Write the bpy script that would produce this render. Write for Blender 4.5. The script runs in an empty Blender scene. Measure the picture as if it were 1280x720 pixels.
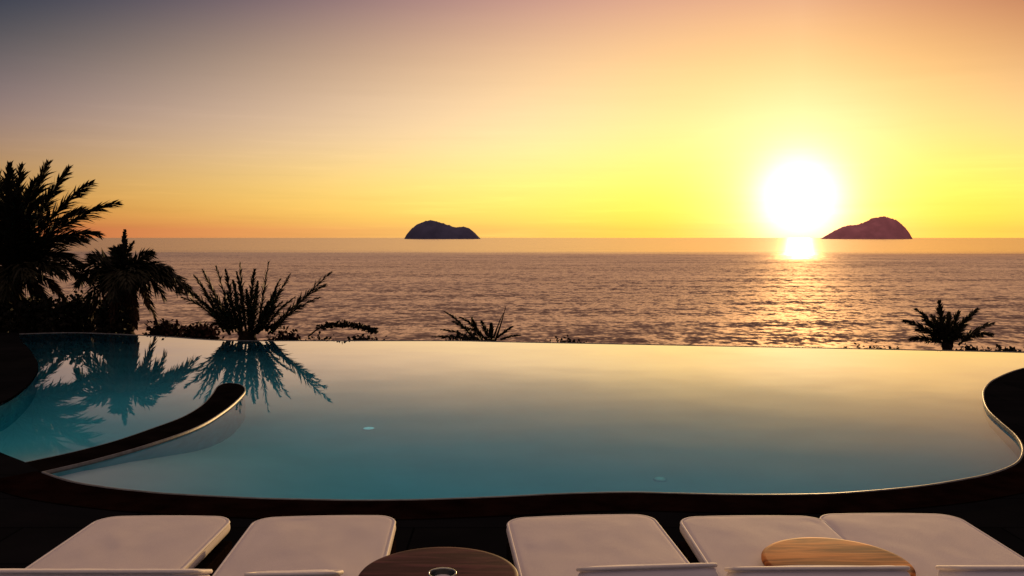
import bpy, bmesh, math, random
from math import radians as R, sin, cos, pi, exp, sqrt
from mathutils import Vector, Matrix, noise
from mathutils.geometry import tessellate_polygon

S = bpy.context.scene
C = S.collection
F, HX, HY, CAMZ = 1100.0, 640.0, 297.0, 1.8       # focal length in photo pixels, horizon point, eye height
SUN_AZ, SUN_EL = 18.1, 2.4

def at(px, py, z=0.0):
    """point of the level plane z that the photo shows at pixel (px, py)"""
    y = F * (CAMZ - z) / (py - HY)
    return Vector(((px - HX) * y / F, y, z))

def at_depth(px, py, y):
    return Vector(((px - HX) * y / F, y, CAMZ - (py - HY) * y / F))

# ------------------------------------------------------------------ helpers
def link(name, bm, mat=None, parent=None, smooth=True, loc=None):
    me = bpy.data.meshes.new(name)
    bm.normal_update()
    bm.to_mesh(me); bm.free()
    o = bpy.data.objects.new(name, me); C.objects.link(o)
    if mat: me.materials.append(mat)
    if smooth:
        for p in me.polygons: p.use_smooth = True
    if parent: o.parent = parent
    if loc is not None: o.location = loc
    return o

def tag(o, label, cat, group=None):
    o['label'] = label; o['category'] = cat
    if group: o['group'] = group
    return o

def empty(name, loc, label, cat, group=None, rz=0.0):
    o = bpy.data.objects.new(name, None); C.objects.link(o)
    o.empty_display_size = 0.2
    o.location = loc; o.rotation_euler = (0, 0, rz)
    return tag(o, label, cat, group)

def struct(o, kind='structure'):
    o['kind'] = kind; return o

def catmull(pts, n=8, closed=False):
    out = []; N = len(pts)
    for i in range(N if closed else N - 1):
        p0 = pts[(i - 1) % N] if closed or i > 0 else pts[0]
        p1 = pts[i]; p2 = pts[(i + 1) % N]
        p3 = pts[(i + 2) % N] if closed or i + 2 < N else pts[N - 1]
        for k in range(n):
            t = k / n
            out.append(0.5 * ((2 * p1) + (p2 - p0) * t + (2 * p0 - 5 * p1 + 4 * p2 - p3) * t * t + (3 * p1 - p0 - 3 * p2 + p3) * t ** 3))
    if not closed: out.append(pts[-1].copy())
    return out

def seg(px, n=8, z=0.0):
    return catmull([at(a, b, z) for a, b in px], n)

def poly_faces(bm, pts):
    vs = [bm.verts.new(p) for p in pts]
    for tri in tessellate_polygon([pts]):
        try: bm.faces.new([vs[i] for i in tri])
        except ValueError: pass
    return vs

def offset(pts, d, closed=True):
    """offset a polyline sideways (to the right of its direction for d > 0)"""
    out = []; N = len(pts)
    for i in range(N):
        a = pts[i - 1] if (closed or i > 0) else pts[i]
        b = pts[(i + 1) % N] if (closed or i < N - 1) else pts[i]
        t = (b - a); t.z = 0
        if t.length < 1e-6: t = Vector((1, 0, 0))
        t.normalize()
        out.append(pts[i] + Vector((t.y, -t.x, 0)) * d)
    return out

def tube(bm, pts, rads, sides=6, cap=True):
    rings = []
    for i, p in enumerate(pts):
        a = pts[max(0, i - 1)]; b = pts[min(len(pts) - 1, i + 1)]
        t = (b - a).normalized()
        u = t.cross(Vector((0, 0, 1)))
        if u.length < 1e-3: u = Vector((1, 0, 0))
        u.normalize(); v = u.cross(t)
        r = rads[i] if hasattr(rads, '__len__') else rads
        rings.append([bm.verts.new(p + (u * cos(2 * pi * k / sides) + v * sin(2 * pi * k / sides)) * r) for k in range(sides)])
    for i in range(len(rings) - 1):
        for k in range(sides):
            bm.faces.new((rings[i][k], rings[i][(k + 1) % sides], rings[i + 1][(k + 1) % sides], rings[i + 1][k]))
    if cap:
        bm.faces.new(rings[0][::-1]); bm.faces.new(rings[-1])

def closed_tube(bm, pts, r, sides=6):
    N = len(pts); rings = []
    for i in range(N):
        t = (pts[(i + 1) % N] - pts[i - 1]).normalized()
        u = t.cross(Vector((0, 0, 1)))
        if u.length < 1e-3: u = Vector((1, 0, 0))
        u.normalize(); v = u.cross(t)
        rings.append([bm.verts.new(pts[i] + (u * cos(2 * pi * k / sides) + v * sin(2 * pi * k / sides)) * r) for k in range(sides)])
    for i in range(N):
        for k in range(sides):
            j = (i + 1) % N
            bm.faces.new((rings[i][k], rings[i][(k + 1) % sides], rings[j][(k + 1) % sides], rings[j][k]))

def bar(bm, x0, x1, y0, y1, z0, z1, bev=0.006, M=None):
    r = bmesh.ops.create_cube(bm, size=1)
    vs = r['verts']
    bmesh.ops.scale(bm, verts=vs, vec=(x1 - x0, y1 - y0, z1 - z0))
    bmesh.ops.translate(bm, verts=vs, vec=((x0 + x1) / 2, (y0 + y1) / 2, (z0 + z1) / 2))
    es = list({e for v in vs for e in v.link_edges})
    g = bmesh.ops.bevel(bm, geom=es, offset=bev, segments=2, affect='EDGES', profile=0.5)
    if M is not None:
        allv = list({v for f in g['faces'] for v in f.verts} | {v for v in vs if v.is_valid})
        bmesh.ops.transform(bm, matrix=M, verts=allv)

def lathe(bm, prof, n=48, M=None):
    rings = []
    for r, z in prof:
        rings.append([bm.verts.new(Vector((r * cos(2 * pi * k / n), r * sin(2 * pi * k / n), z))) for k in range(n)])
    for i in range(len(rings) - 1):
        for k in range(n):
            bm.faces.new((rings[i][k], rings[i][(k + 1) % n], rings[i + 1][(k + 1) % n], rings[i + 1][k]))
    bm.faces.new(rings[0][::-1]); bm.faces.new(rings[-1])
    if M is not None: bmesh.ops.transform(bm, matrix=M, verts=bm.verts)

# ------------------------------------------------------------------ materials
def new_mat(name):
    m = bpy.data.materials.new(name); m.use_nodes = True
    nt = m.node_tree
    return m, nt, nt.nodes['Principled BSDF'], nt.nodes['Material Output']

def N(nt, typ, **kw):
    n = nt.nodes.new(typ)
    for k, v in kw.items(): setattr(n, k, v)
    return n

def math_n(nt, op, a, b=None, c=None, clamp=False):
    n = nt.nodes.new('ShaderNodeMath'); n.operation = op; n.use_clamp = clamp
    for i, x in enumerate((a, b, c)):
        if x is None: continue
        if hasattr(x, 'links') or isinstance(x, bpy.types.NodeSocket): nt.links.new(x, n.inputs[i])
        else: n.inputs[i].default_value = x
    return n.outputs[0]

def simple(name, col, rough=0.6, spec=0.3, scale=20.0, var=0.25, bump=0.1, bscale=None, stretch=(1, 1, 1), detail=6):
    """noise-mottled principled material"""
    m, nt, p, out = new_mat(name)
    tc = N(nt, 'ShaderNodeTexCoord'); mp = N(nt, 'ShaderNodeMapping')
    mp.inputs['Scale'].default_value = stretch
    nt.links.new(tc.outputs['Object'], mp.inputs['Vector'])
    nz = N(nt, 'ShaderNodeTexNoise'); nz.inputs['Scale'].default_value = scale; nz.inputs['Detail'].default_value = detail
    nt.links.new(mp.outputs[0], nz.inputs['Vector'])
    cr = N(nt, 'ShaderNodeValToRGB')
    cr.color_ramp.elements[0].position = 0.3; cr.color_ramp.elements[1].position = 0.7
    cr.color_ramp.elements[0].color = (*[c * (1 - var) for c in col], 1)
    cr.color_ramp.elements[1].color = (*[min(1, c * (1 + var)) for c in col], 1)
    nt.links.new(nz.outputs['Fac'], cr.inputs[0]); nt.links.new(cr.outputs[0], p.inputs['Base Color'])
    p.inputs['Roughness'].default_value = rough
    p.inputs['Specular IOR Level'].default_value = spec
    if bump:
        n2 = N(nt, 'ShaderNodeTexNoise'); n2.inputs['Scale'].default_value = bscale or scale * 4; n2.inputs['Detail'].default_value = 4
        nt.links.new(mp.outputs[0], n2.inputs['Vector'])
        b = N(nt, 'ShaderNodeBump'); b.inputs['Strength'].default_value = bump; b.inputs['Distance'].default_value = 0.01
        nt.links.new(n2.outputs['Fac'], b.inputs['Height']); nt.links.new(b.outputs[0], p.inputs['Normal'])
    return m

M = {}
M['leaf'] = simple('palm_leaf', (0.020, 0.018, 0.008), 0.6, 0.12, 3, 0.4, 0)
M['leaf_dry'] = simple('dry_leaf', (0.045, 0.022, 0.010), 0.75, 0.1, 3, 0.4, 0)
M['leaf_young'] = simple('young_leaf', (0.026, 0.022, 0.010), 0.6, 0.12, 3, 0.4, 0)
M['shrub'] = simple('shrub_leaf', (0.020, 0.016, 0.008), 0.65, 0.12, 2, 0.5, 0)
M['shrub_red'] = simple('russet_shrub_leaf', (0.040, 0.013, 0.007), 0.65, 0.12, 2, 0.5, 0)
M['bark'] = simple('palm_bark', (0.035, 0.02, 0.012), 0.9, 0.1, 8, 0.5, 0.8, 30, (1, 1, 3))
M['soil'] = simple('soil', (0.02, 0.013, 0.009), 0.95, 0.1, 1.2, 0.5, 0.8)
M['cushion'] = simple('cream_canvas', (0.76, 0.68, 0.615), 0.85, 0.15, 4, 0.035, 0.14, 420)
def wrinkle(m):
    nt_ = m.node_tree; b0 = [n for n in nt_.nodes if n.type == 'BUMP'][0]
    tc_ = [n for n in nt_.nodes if n.type == 'TEX_COORD'][0]
    n_w = N(nt_, 'ShaderNodeTexNoise'); n_w.inputs['Scale'].default_value = 3.2; n_w.inputs['Detail'].default_value = 3; n_w.inputs['Distortion'].default_value = 0.3
    nt_.links.new(tc_.outputs['Object'], n_w.inputs['Vector'])
    b = N(nt_, 'ShaderNodeBump'); b.inputs['Strength'].default_value = 0.16; b.inputs['Distance'].default_value = 0.02
    nt_.links.new(n_w.outputs['Fac'], b.inputs['Height']); nt_.links.new(b.outputs[0], b0.inputs['Normal'])
wrinkle(M['cushion'])
M['piping'] = simple('cream_piping', (0.80, 0.74, 0.68), 0.7, 0.2, 40, 0.05, 0.1)
M['pillow'] = simple('pillow_canvas', (0.70, 0.66, 0.68), 0.85, 0.15, 6, 0.05, 0.16, 380)
M['frame'] = simple('dark_teak', (0.012, 0.007, 0.005), 0.8, 0.0, 6, 0.4, 0.2, 40, (1, 8, 8))
M['stone_lip'] = simple('pale_stone_lip', (0.16, 0.16, 0.155), 0.5, 0.2, 14, 0.25, 0.2)
M['border'] = simple('red_brown_stone', (0.0075, 0.0032, 0.0024), 0.8, 0.0, 5, 0.5, 0.3)
M['dark_stone'] = simple('black_basalt', (0.006, 0.0045, 0.004), 0.9, 0.0, 4, 0.5, 0.3)
M['metal'] = simple('blackened_metal', (0.05, 0.055, 0.05), 0.28, 0.5, 30, 0.3, 0.1)
M['metal'].node_tree.nodes['Principled BSDF'].inputs['Metallic'].default_value = 0.85
M['rim_metal'] = simple('polished_rim', (0.45, 0.47, 0.43), 0.2, 0.5, 30, 0.1, 0.05)
M['rim_metal'].node_tree.nodes['Principled BSDF'].inputs['Metallic'].default_value = 1.0

def wood(name, dark, light, scale, rough, spec, rot=0.3):
    m, nt, p, out = new_mat(name)
    tc = N(nt, 'ShaderNodeTexCoord'); mp = N(nt, 'ShaderNodeMapping')
    mp.inputs['Rotation'].default_value = (0, 0, rot); mp.inputs['Scale'].default_value = (1.6, 14, 14)
    nt.links.new(tc.outputs['Object'], mp.inputs['Vector'])
    n1 = N(nt, 'ShaderNodeTexNoise'); n1.inputs['Scale'].default_value = scale; n1.inputs['Detail'].default_value = 8; n1.inputs['Distortion'].default_value = 0.7
    nt.links.new(mp.outputs[0], n1.inputs['Vector'])
    cr = N(nt, 'ShaderNodeValToRGB')
    cr.color_ramp.elements[0].position = 0.38; cr.color_ramp.elements[0].color = (*dark, 1)
    cr.color_ramp.elements[1].position = 0.62; cr.color_ramp.elements[1].color = (*light, 1)
    nt.links.new(n1.outputs['Fac'], cr.inputs[0]); nt.links.new(cr.outputs[0], p.inputs['Base Color'])
    b = N(nt, 'ShaderNodeBump'); b.inputs['Strength'].default_value = 0.15; b.inputs['Distance'].default_value = 0.004
    nt.links.new(n1.outputs['Fac'], b.inputs['Height']); nt.links.new(b.outputs[0], p.inputs['Normal'])
    p.inputs['Roughness'].default_value = rough; p.inputs['Specular IOR Level'].default_value = spec
    return m
M['teak'] = wood('orange_teak', (0.15, 0.036, 0.008), (0.70, 0.25, 0.06), 1.3, 0.7, 0.12, -0.5)
M['walnut'] = wood('dark_walnut', (0.042, 0.010, 0.012), (0.105, 0.030, 0.033), 2.0, 0.6, 0.08, 0.35)

def deck_material():
    """dark paving in large slabs with joints"""
    m, nt, p, out = new_mat('dark_slab_paving')
    tc = N(nt, 'ShaderNodeTexCoord')
    br = N(nt, 'ShaderNodeTexBrick'); br.inputs['Scale'].default_value = 1.0
    br.inputs['Brick Width'].default_value = 1.2; br.inputs['Row Height'].default_value = 0.6; br.inputs['Mortar Size'].default_value = 0.006
    br.inputs['Color1'].default_value = (0.006, 0.006, 0.0065, 1); br.inputs['Color2'].default_value = (0.009, 0.0088, 0.0098, 1)
    br.inputs['Mortar'].default_value = (0.002, 0.002, 0.002, 1)
    nt.links.new(tc.outputs['Object'], br.inputs['Vector'])
    nz = N(nt, 'ShaderNodeTexNoise'); nz.inputs['Scale'].default_value = 2.5; nz.inputs['Detail'].default_value = 8
    nt.links.new(tc.outputs['Object'], nz.inputs['Vector'])
    mr = N(nt, 'ShaderNodeMapRange'); mr.inputs['To Min'].default_value = 0.5; mr.inputs['To Max'].default_value = 1.4
    nt.links.new(nz.outputs['Fac'], mr.inputs['Value'])
    mx = N(nt, 'ShaderNodeVectorMath', operation='SCALE')
    nt.links.new(br.outputs['Color'], mx.inputs[0]); nt.links.new(mr.outputs[0], mx.inputs['Scale'])
    nt.links.new(mx.outputs[0], p.inputs['Base Color'])
    p.inputs['Roughness'].default_value = 0.85; p.inputs['Specular IOR Level'].default_value = 0.0
    b = N(nt, 'ShaderNodeBump'); b.inputs['Strength'].default_value = 0.3; b.inputs['Distance'].default_value = 0.01
    nt.links.new(nz.outputs['Fac'], b.inputs['Height']); nt.links.new(b.outputs[0], p.inputs['Normal'])
    return m
M['deck'] = deck_material()

def wave_normal(nt, layers, fade=None):
    """normal of a rippled level surface: (x, y scale, slope) noise layers added up"""
    geo = N(nt, 'ShaderNodeNewGeometry')
    acc = None
    for (sx, sy, slope, det) in layers:
        mp = N(nt, 'ShaderNodeMapping'); mp.inputs['Scale'].default_value = (sx, sy, 1)
        nt.links.new(geo.outputs['Position'], mp.inputs['Vector'])
        nz = N(nt, 'ShaderNodeTexNoise'); nz.inputs['Scale'].default_value = 1.0; nz.inputs['Detail'].default_value = det
        nt.links.new(mp.outputs[0], nz.inputs['Vector'])
        sb = N(nt, 'ShaderNodeVectorMath', operation='SUBTRACT'); sb.inputs[1].default_value = (0.5, 0.5, 0.5)
        nt.links.new(nz.outputs['Color'], sb.inputs[0])
        sc = N(nt, 'ShaderNodeVectorMath', operation='MULTIPLY'); sc.inputs[1].default_value = (slope * 0.7, slope, 0)
        nt.links.new(sb.outputs[0], sc.inputs[0])
        if acc is None: acc = sc.outputs[0]
        else:
            ad = N(nt, 'ShaderNodeVectorMath', operation='ADD')
            nt.links.new(acc, ad.inputs[0]); nt.links.new(sc.outputs[0], ad.inputs[1]); acc = ad.outputs[0]
    if fade is not None:
        f = N(nt, 'ShaderNodeVectorMath', operation='SCALE')
        nt.links.new(acc, f.inputs[0]); nt.links.new(fade, f.inputs['Scale']); acc = f.outputs[0]
    up = N(nt, 'ShaderNodeVectorMath', operation='ADD'); nt.links.new(geo.outputs['Normal'], up.inputs[1])
    nt.links.new(acc, up.inputs[0])
    nm = N(nt, 'ShaderNodeVectorMath', operation='NORMALIZE'); nt.links.new(up.outputs[0], nm.inputs[0])
    return nm.outputs[0], geo

def pool_material():
    m, nt, p, out = new_mat('pool_water')
    nt.nodes.remove(p)
    nrm, geo = wave_normal(nt, [(1.1, 1.6, 0.012, 2), (0.25, 0.4, 0.008, 1)])
    lw = N(nt, 'ShaderNodeLayerWeight'); lw.inputs['Blend'].default_value = 0.5
    nt.links.new(nrm, lw.inputs['Normal'])
    cr = N(nt, 'ShaderNodeValToRGB'); e = cr.color_ramp.elements
    pts = [(0.0, 0.02), (0.55, 0.025), (0.70, 0.035), (0.74, 0.055), (0.77, 0.095), (0.80, 0.20), (0.835, 0.44), (0.86, 0.76), (0.885, 0.90), (1.0, 1.0)]
    e[0].position = 0; e[0].color = (0.02,) * 3 + (1,); e[1].position = 1; e[1].color = (1, 1, 1, 1)
    for a, b in pts[1:-1]:
        q = e.new(a); q.color = (b, b, b, 1)
    nt.links.new(lw.outputs['Facing'], cr.inputs[0])
    gl = N(nt, 'ShaderNodeBsdfGlossy'); gl.inputs['Roughness'].default_value = 0.01; gl.inputs['Color'].default_value = (1.0, 0.95, 0.92, 1)
    rf = N(nt, 'ShaderNodeBsdfRefraction'); rf.inputs['IOR'].default_value = 1.33; rf.inputs['Roughness'].default_value = 0.0
    rf.inputs['Color'].default_value = (1, 1, 1, 1)
    nt.links.new(nrm, gl.inputs['Normal']); nt.links.new(nrm, rf.inputs['Normal'])
    mx = N(nt, 'ShaderNodeMixShader')
    nt.links.new(cr.outputs[0], mx.inputs[0]); nt.links.new(rf.outputs[0], mx.inputs[1]); nt.links.new(gl.outputs[0], mx.inputs[2])
    nt.links.new(mx.outputs[0], out.inputs['Surface'])
    va = N(nt, 'ShaderNodeVolumeAbsorption'); va.inputs['Color'].default_value = (0.02, 0.90, 0.99, 1); va.inputs['Density'].default_value = 0.62
    nt.links.new(va.outputs[0], out.inputs['Volume'])
    return m
M['water'] = pool_material()
M['wall_tile'] = simple('dark_wall_tile', (0.20, 0.56, 0.66), 0.6, 0.2, 6, 0.1, 0)
M['plaster'] = simple('pool_plaster', (0.66, 0.76, 0.86), 0.8, 0.2, 1.5, 0.05, 0)

def sea_material():
    m, nt, p, out = new_mat('sea_water')
    geo0 = N(nt, 'ShaderNodeNewGeometry')
    sx = N(nt, 'ShaderNodeSeparateXYZ'); nt.links.new(geo0.outputs['Position'], sx.inputs[0])
    # calm slick far out, wind-ruffled water nearer the shore
    nz = N(nt, 'ShaderNodeTexNoise'); nz.inputs['Scale'].default_value = 1.0; nz.inputs['Detail'].default_value = 4
    cm = N(nt, 'ShaderNodeMapping'); cm.inputs['Scale'].default_value = (0.0004, 0.0022, 1)
    nt.links.new(geo0.outputs['Position'], cm.inputs['Vector']); nt.links.new(cm.outputs[0], nz.inputs['Vector'])
    yy = math_n(nt, 'MULTIPLY_ADD', nz.outputs['Fac'], 1500.0, sx.outputs[1])
    calm = N(nt, 'ShaderNodeMapRange'); calm.interpolation_type = 'SMOOTHSTEP'
    calm.inputs['From Min'].default_value = 2000; calm.inputs['From Max'].default_value = 3600
    calm.inputs['To Min'].default_value = 1.0; calm.inputs['To Max'].default_value = 0.2
    nt.links.new(yy, calm.inputs['Value'])
    # broad gust patches
    gm = N(nt, 'ShaderNodeMapping'); gm.inputs['Scale'].default_value = (0.0022, 0.011, 1)
    nt.links.new(geo0.outputs['Position'], gm.inputs['Vector'])
    gn = N(nt, 'ShaderNodeTexNoise'); gn.inputs['Scale'].default_value = 1; gn.inputs['Detail'].default_value = 5
    nt.links.new(gm.outputs[0], gn.inputs['Vector'])
    gust = N(nt, 'ShaderNodeMapRange'); gust.inputs['From Min'].default_value = 0.3; gust.inputs['From Max'].default_value = 0.7
    gust.inputs['To Min'].default_value = 0.35; gust.inputs['To Max'].default_value = 1.5
    nt.links.new(gn.outputs['Fac'], gust.inputs['Value'])
    fade = math_n(nt, 'MULTIPLY', calm.outputs[0], gust.outputs[0])
    nrm, geo = wave_normal(nt, [(0.15, 0.13, 0.62, 3), (0.008, 0.036, 0.42, 4), (0.5, 0.35, 0.5, 2)], fade)
    nt.nodes.remove(p)
    df = N(nt, 'ShaderNodeBsdfDiffuse'); df.inputs['Color'].default_value = (0.035, 0.016, 0.018, 1)
    gl = N(nt, 'ShaderNodeBsdfGlossy'); gl.inputs['Color'].default_value = (1.0, 0.79, 0.61, 1)
    rr = N(nt, 'ShaderNodeMapRange'); rr.inputs['From Min'].default_value = 0.16; rr.inputs['To Min'].default_value = 0.2; rr.inputs['To Max'].default_value = 0.72
    nt.links.new(calm.outputs[0], rr.inputs['Value']); nt.links.new(rr.outputs[0], gl.inputs['Roughness'])
    fr = N(nt, 'ShaderNodeFresnel'); fr.inputs['IOR'].default_value = 1.333
    nt.links.new(nrm, gl.inputs['Normal']); nt.links.new(nrm, fr.inputs['Normal'])
    mx = N(nt, 'ShaderNodeMixShader')
    nt.links.new(fr.outputs[0], mx.inputs[0]); nt.links.new(df.outputs[0], mx.inputs[1]); nt.links.new(gl.outputs[0], mx.inputs[2])
    nt.links.new(mx.outputs[0], out.inputs['Surface'])
    return m
M['sea'] = sea_material()

# ------------------------------------------------------------------ world: dusk sky
W = bpy.data.worlds.new('World'); S.world = W; W.use_nodes = True
nt = W.node_tree
bg = [n for n in nt.nodes if n.type == 'BACKGROUND'][0]; wout = [n for n in nt.nodes if n.type == 'OUTPUT_WORLD'][0]
sky = N(nt, 'ShaderNodeTexSky'); sky.sky_type = 'NISHITA'; sky.sun_disc = False
sky.sun_elevation = R(2.33); sky.sun_rotation = R(SUN_AZ); sky.dust_density = 3; sky.air_density = 1.5
tc = N(nt, 'ShaderNodeTexCoord')
sun_dir = Vector((sin(R(SUN_AZ)) * cos(R(SUN_EL)), cos(R(SUN_AZ)) * cos(R(SUN_EL)), sin(R(SUN_EL))))
nd = N(nt, 'ShaderNodeVectorMath', operation='NORMALIZE'); nt.links.new(tc.outputs['Generated'], nd.inputs[0])
dt = N(nt, 'ShaderNodeVectorMath', operation='DOT_PRODUCT'); dt.inputs[1].default_value = sun_dir
nt.links.new(nd.outputs[0], dt.inputs[0])
mt = lambda op, a, b=None, c=None, clamp=False: math_n(nt, op, a, b, c, clamp)
theta = mt('MULTIPLY', mt('ARCCOSINE', mt('MINIMUM', dt.outputs['Value'], 0.9999999)), 180 / pi)
sp = N(nt, 'ShaderNodeSeparateXYZ'); nt.links.new(nd.outputs[0], sp.inputs[0])
elev = mt('MAXIMUM', mt('MULTIPLY', mt('ARCSINE', sp.outputs[2]), 180 / pi), 0.0)
thc = mt('MINIMUM', theta, 55.0); elc = mt('MINIMUM', mt('MAXIMUM', elev, 0.5), 18.0)
def gauss(x, s, x0=0.0):
    q = mt('DIVIDE', mt('SUBTRACT', x, x0), s)
    return mt('EXPONENT', mt('MULTIPLY', mt('MULTIPLY', q, q), -1.0))
def decay(x, s): return mt('EXPONENT', mt('DIVIDE', x, -s))
t40 = mt('DIVIDE', thc, 40.0); e16 = mt('DIVIDE', elc, 16.0)
azr = mt('SUBTRACT', mt('MULTIPLY', mt('ARCTAN2', sp.outputs[0], sp.outputs[1]), 180 / pi), SUN_AZ)
basis = [None, gauss(thc, 12), gauss(thc, 26), t40, e16, mt('MULTIPLY', e16, e16), decay(elc, 1.3), decay(elc, 4), mt('MULTIPLY', t40, e16), gauss(elc, 4, 6.5), mt('MULTIPLY', mt('DIVIDE', mt('MINIMUM', mt('MAXIMUM', azr, 0.0), 20.0), 12.0), e16)]
coef = [[1.4762, 1.2972, 0.7831], [-0.2795, -0.2036, -0.2391], [-0.3121, -0.1616, -0.1483], [-0.5565, -0.6327, -0.3204], [0.4067, 0.1318, 0.3013], [-0.3474, -0.4129, -0.2175], [-0.1877, -0.3808, 0.1408], [0.109, 0.1656, -0.2729], [-0.6886, -0.1338, -0.1881], [0.0018, 0.0139, 0.1243], [-0.1666, -0.2359, -0.2145]]
chan = []
for k in range(3):
    acc = None
    for b, c in zip(basis, coef):
        if b is None: acc = c[k]; continue
        acc = mt('MULTIPLY_ADD', b, c[k], acc)
    chan.append(mt('POWER', mt('MAXIMUM', mt('MINIMUM', acc, 1.12), 0.02), 2.2))
low = N(nt, 'ShaderNodeCombineXYZ')
for k in range(3): nt.links.new(chan[k], low.inputs[k])
# the upper dome and the side of the sky away from the sun
def ramp(v, a, b, lo=0.0, hi=1.0):
    r = N(nt, 'ShaderNodeMapRange'); r.interpolation_type = 'SMOOTHSTEP'
    r.inputs['From Min'].default_value = a; r.inputs['From Max'].default_value = b
    r.inputs['To Min'].default_value = lo; r.inputs['To Max'].default_value = hi
    nt.links.new(v, r.inputs['Value']); return r.outputs[0]
def mixc(f, a, b):
    n = N(nt, 'ShaderNodeMix', data_type='RGBA')
    nt.links.new(f, n.inputs[0])
    for i, x in ((6, a), (7, b)):
        if isinstance(x, tuple): n.inputs[i].default_value = (*x, 1)
        else: nt.links.new(x, n.inputs[i])
    return n.outputs[2]
DUSK, ZENITH = (0.075, 0.068, 0.105), (0.47, 0.30, 0.245)
dome = mixc(ramp(elev, 22, 62), DUSK, ZENITH)
w = mt('MAXIMUM', ramp(elev, 16, 30), ramp(theta, 50, 85))
skyc = mixc(w, low.outputs[0], dome)
# bright aureole of the low sun in the hazy air
core = mt('MULTIPLY', gauss(theta, 2.15), 1.9)
halo = mt('MULTIPLY', gauss(theta, 5.5), 0.45)
glow = mt('MULTIPLY', mt('MULTIPLY', gauss(theta, 11.0), decay(elev, 3.5)), 1.6)
cc = N(nt, 'ShaderNodeCombineXYZ')
for k, (a, b, g_) in enumerate(((1.0, 0.35, 1.0), (0.95, 0.5, 0.17), (0.80, 0.85, 0.0))):
    nt.links.new(mt('MULTIPLY_ADD', glow, g_, mt('ADD', mt('MULTIPLY', core, a), mt('MULTIPLY', halo, b))), cc.inputs[k])
ns = N(nt, 'ShaderNodeVectorMath', operation='SCALE'); ns.inputs['Scale'].default_value = 0.02
nt.links.new(sky.outputs[0], ns.inputs[0])
s1 = N(nt, 'ShaderNodeVectorMath', operation='ADD'); nt.links.new(ns.outputs[0], s1.inputs[0]); nt.links.new(skyc, s1.inputs[1])
s2 = N(nt, 'ShaderNodeVectorMath', operation='ADD'); nt.links.new(s1.outputs[0], s2.inputs[0]); nt.links.new(cc.outputs[0], s2.inputs[1])
# faint streaks of high thin cloud near the horizon
cmap = N(nt, 'ShaderNodeMapping'); cmap.inputs['Scale'].default_value = (3.0, 3.0, 70.0); cmap.inputs['Rotation'].default_value = (0, R(1.2), 0)
nt.links.new(nd.outputs[0], cmap.inputs['Vector'])
cn = N(nt, 'ShaderNodeTexNoise'); cn.inputs['Scale'].default_value = 1.6; cn.inputs['Detail'].default_value = 6; cn.inputs['Roughness'].default_value = 0.6
nt.links.new(cmap.outputs[0], cn.inputs['Vector'])
streak = mt('MULTIPLY', ramp(cn.outputs['Fac'], 0.52, 0.78), mt('MULTIPLY', decay(elev, 5.0), 0.16))
wob = mt('SUBTRACT', mt('ADD', streak, 1.0), mt('MULTIPLY', ramp(cn.outputs['Fac'], 0.5, 0.25), mt('MULTIPLY', decay(elev, 7.0), 0.07)))
s3 = N(nt, 'ShaderNodeVectorMath', operation='SCALE'); nt.links.new(s2.outputs[0], s3.inputs[0]); nt.links.new(wob, s3.inputs['Scale'])
nt.links.new(s3.outputs[0], bg.inputs['Color']); bg.inputs['Strength'].default_value = 1.0

sl = bpy.data.lights.new('sun', 'SUN'); sl.energy = 2.9; sl.angle = R(0.53); sl.color = (1.0, 0.62, 0.26)
so = bpy.data.objects.new('sun', sl); C.objects.link(so)
so.rotation_euler = (-sun_dir).to_track_quat('-Z', 'Y').to_euler(); so.location = (30, 90, 20)

# ------------------------------------------------------------------ pool outline
S_far = seg([(24, 417), (100, 415.5), (200, 420), (280, 425), (400, 425.5), (560, 425.5), (640, 427), (900, 432), (1100, 436), (1280, 440), (1420, 444.5)], 6)
S_right = seg([(1420, 444.5), (1345, 450), (1280, 462), (1245, 475), (1231, 487), (1229, 500), (1235, 515), (1250, 530), (1270, 548), (1278, 565), (1270, 582),
               (1240, 595), (1201, 603.5), (1145, 612.3), (1060, 620), (1000, 622.3), (920, 622.5), (850, 621), (780, 619.5), (700, 621.5), (640, 624.5), (580, 627), (520, 629),
               (450, 629.7), (400, 628.9), (320, 627), (220, 621.8), (185, 619), (132, 613), (87, 605), (50, 592.5)], 6)
S_div = seg([(50, 592.5), (117, 576.7), (187, 556.7), (247, 535), (283, 513), (303, 495), (306.5, 487), (300, 481.7), (284, 480), (272, 484), (265, 494), (252, 508),
             (227, 523), (187, 538), (143, 553), (90, 567), (30, 580)], 6)
S_lag = seg([(30, 580), (0, 568), (-32, 552), (-50, 532), (-30, 515), (0, 506), (20, 495), (40, 477), (48, 460), (43, 447), (35, 436), (26, 427), (24, 417)], 6)
OUT = S_far[:-1] + S_right[:-1] + S_div[:-1] + S_lag[:-1]          # clockwise seen from above

def edge_y(x):
    """depth of the terrace's seaward edge"""
    if x <= S_far[0].x: return S_far[0].y + (S_far[0].x - x) * 0.02
    if x >= S_far[-1].x: return S_far[-1].y - (x - S_far[-1].x) * 0.1
    for a, b in zip(S_far, S_far[1:]):
        if a.x <= x <= b.x: return a.y + (b.y - a.y) * (x - a.x) / max(1e-6, b.x - a.x)
    return S_far[-1].y

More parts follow.
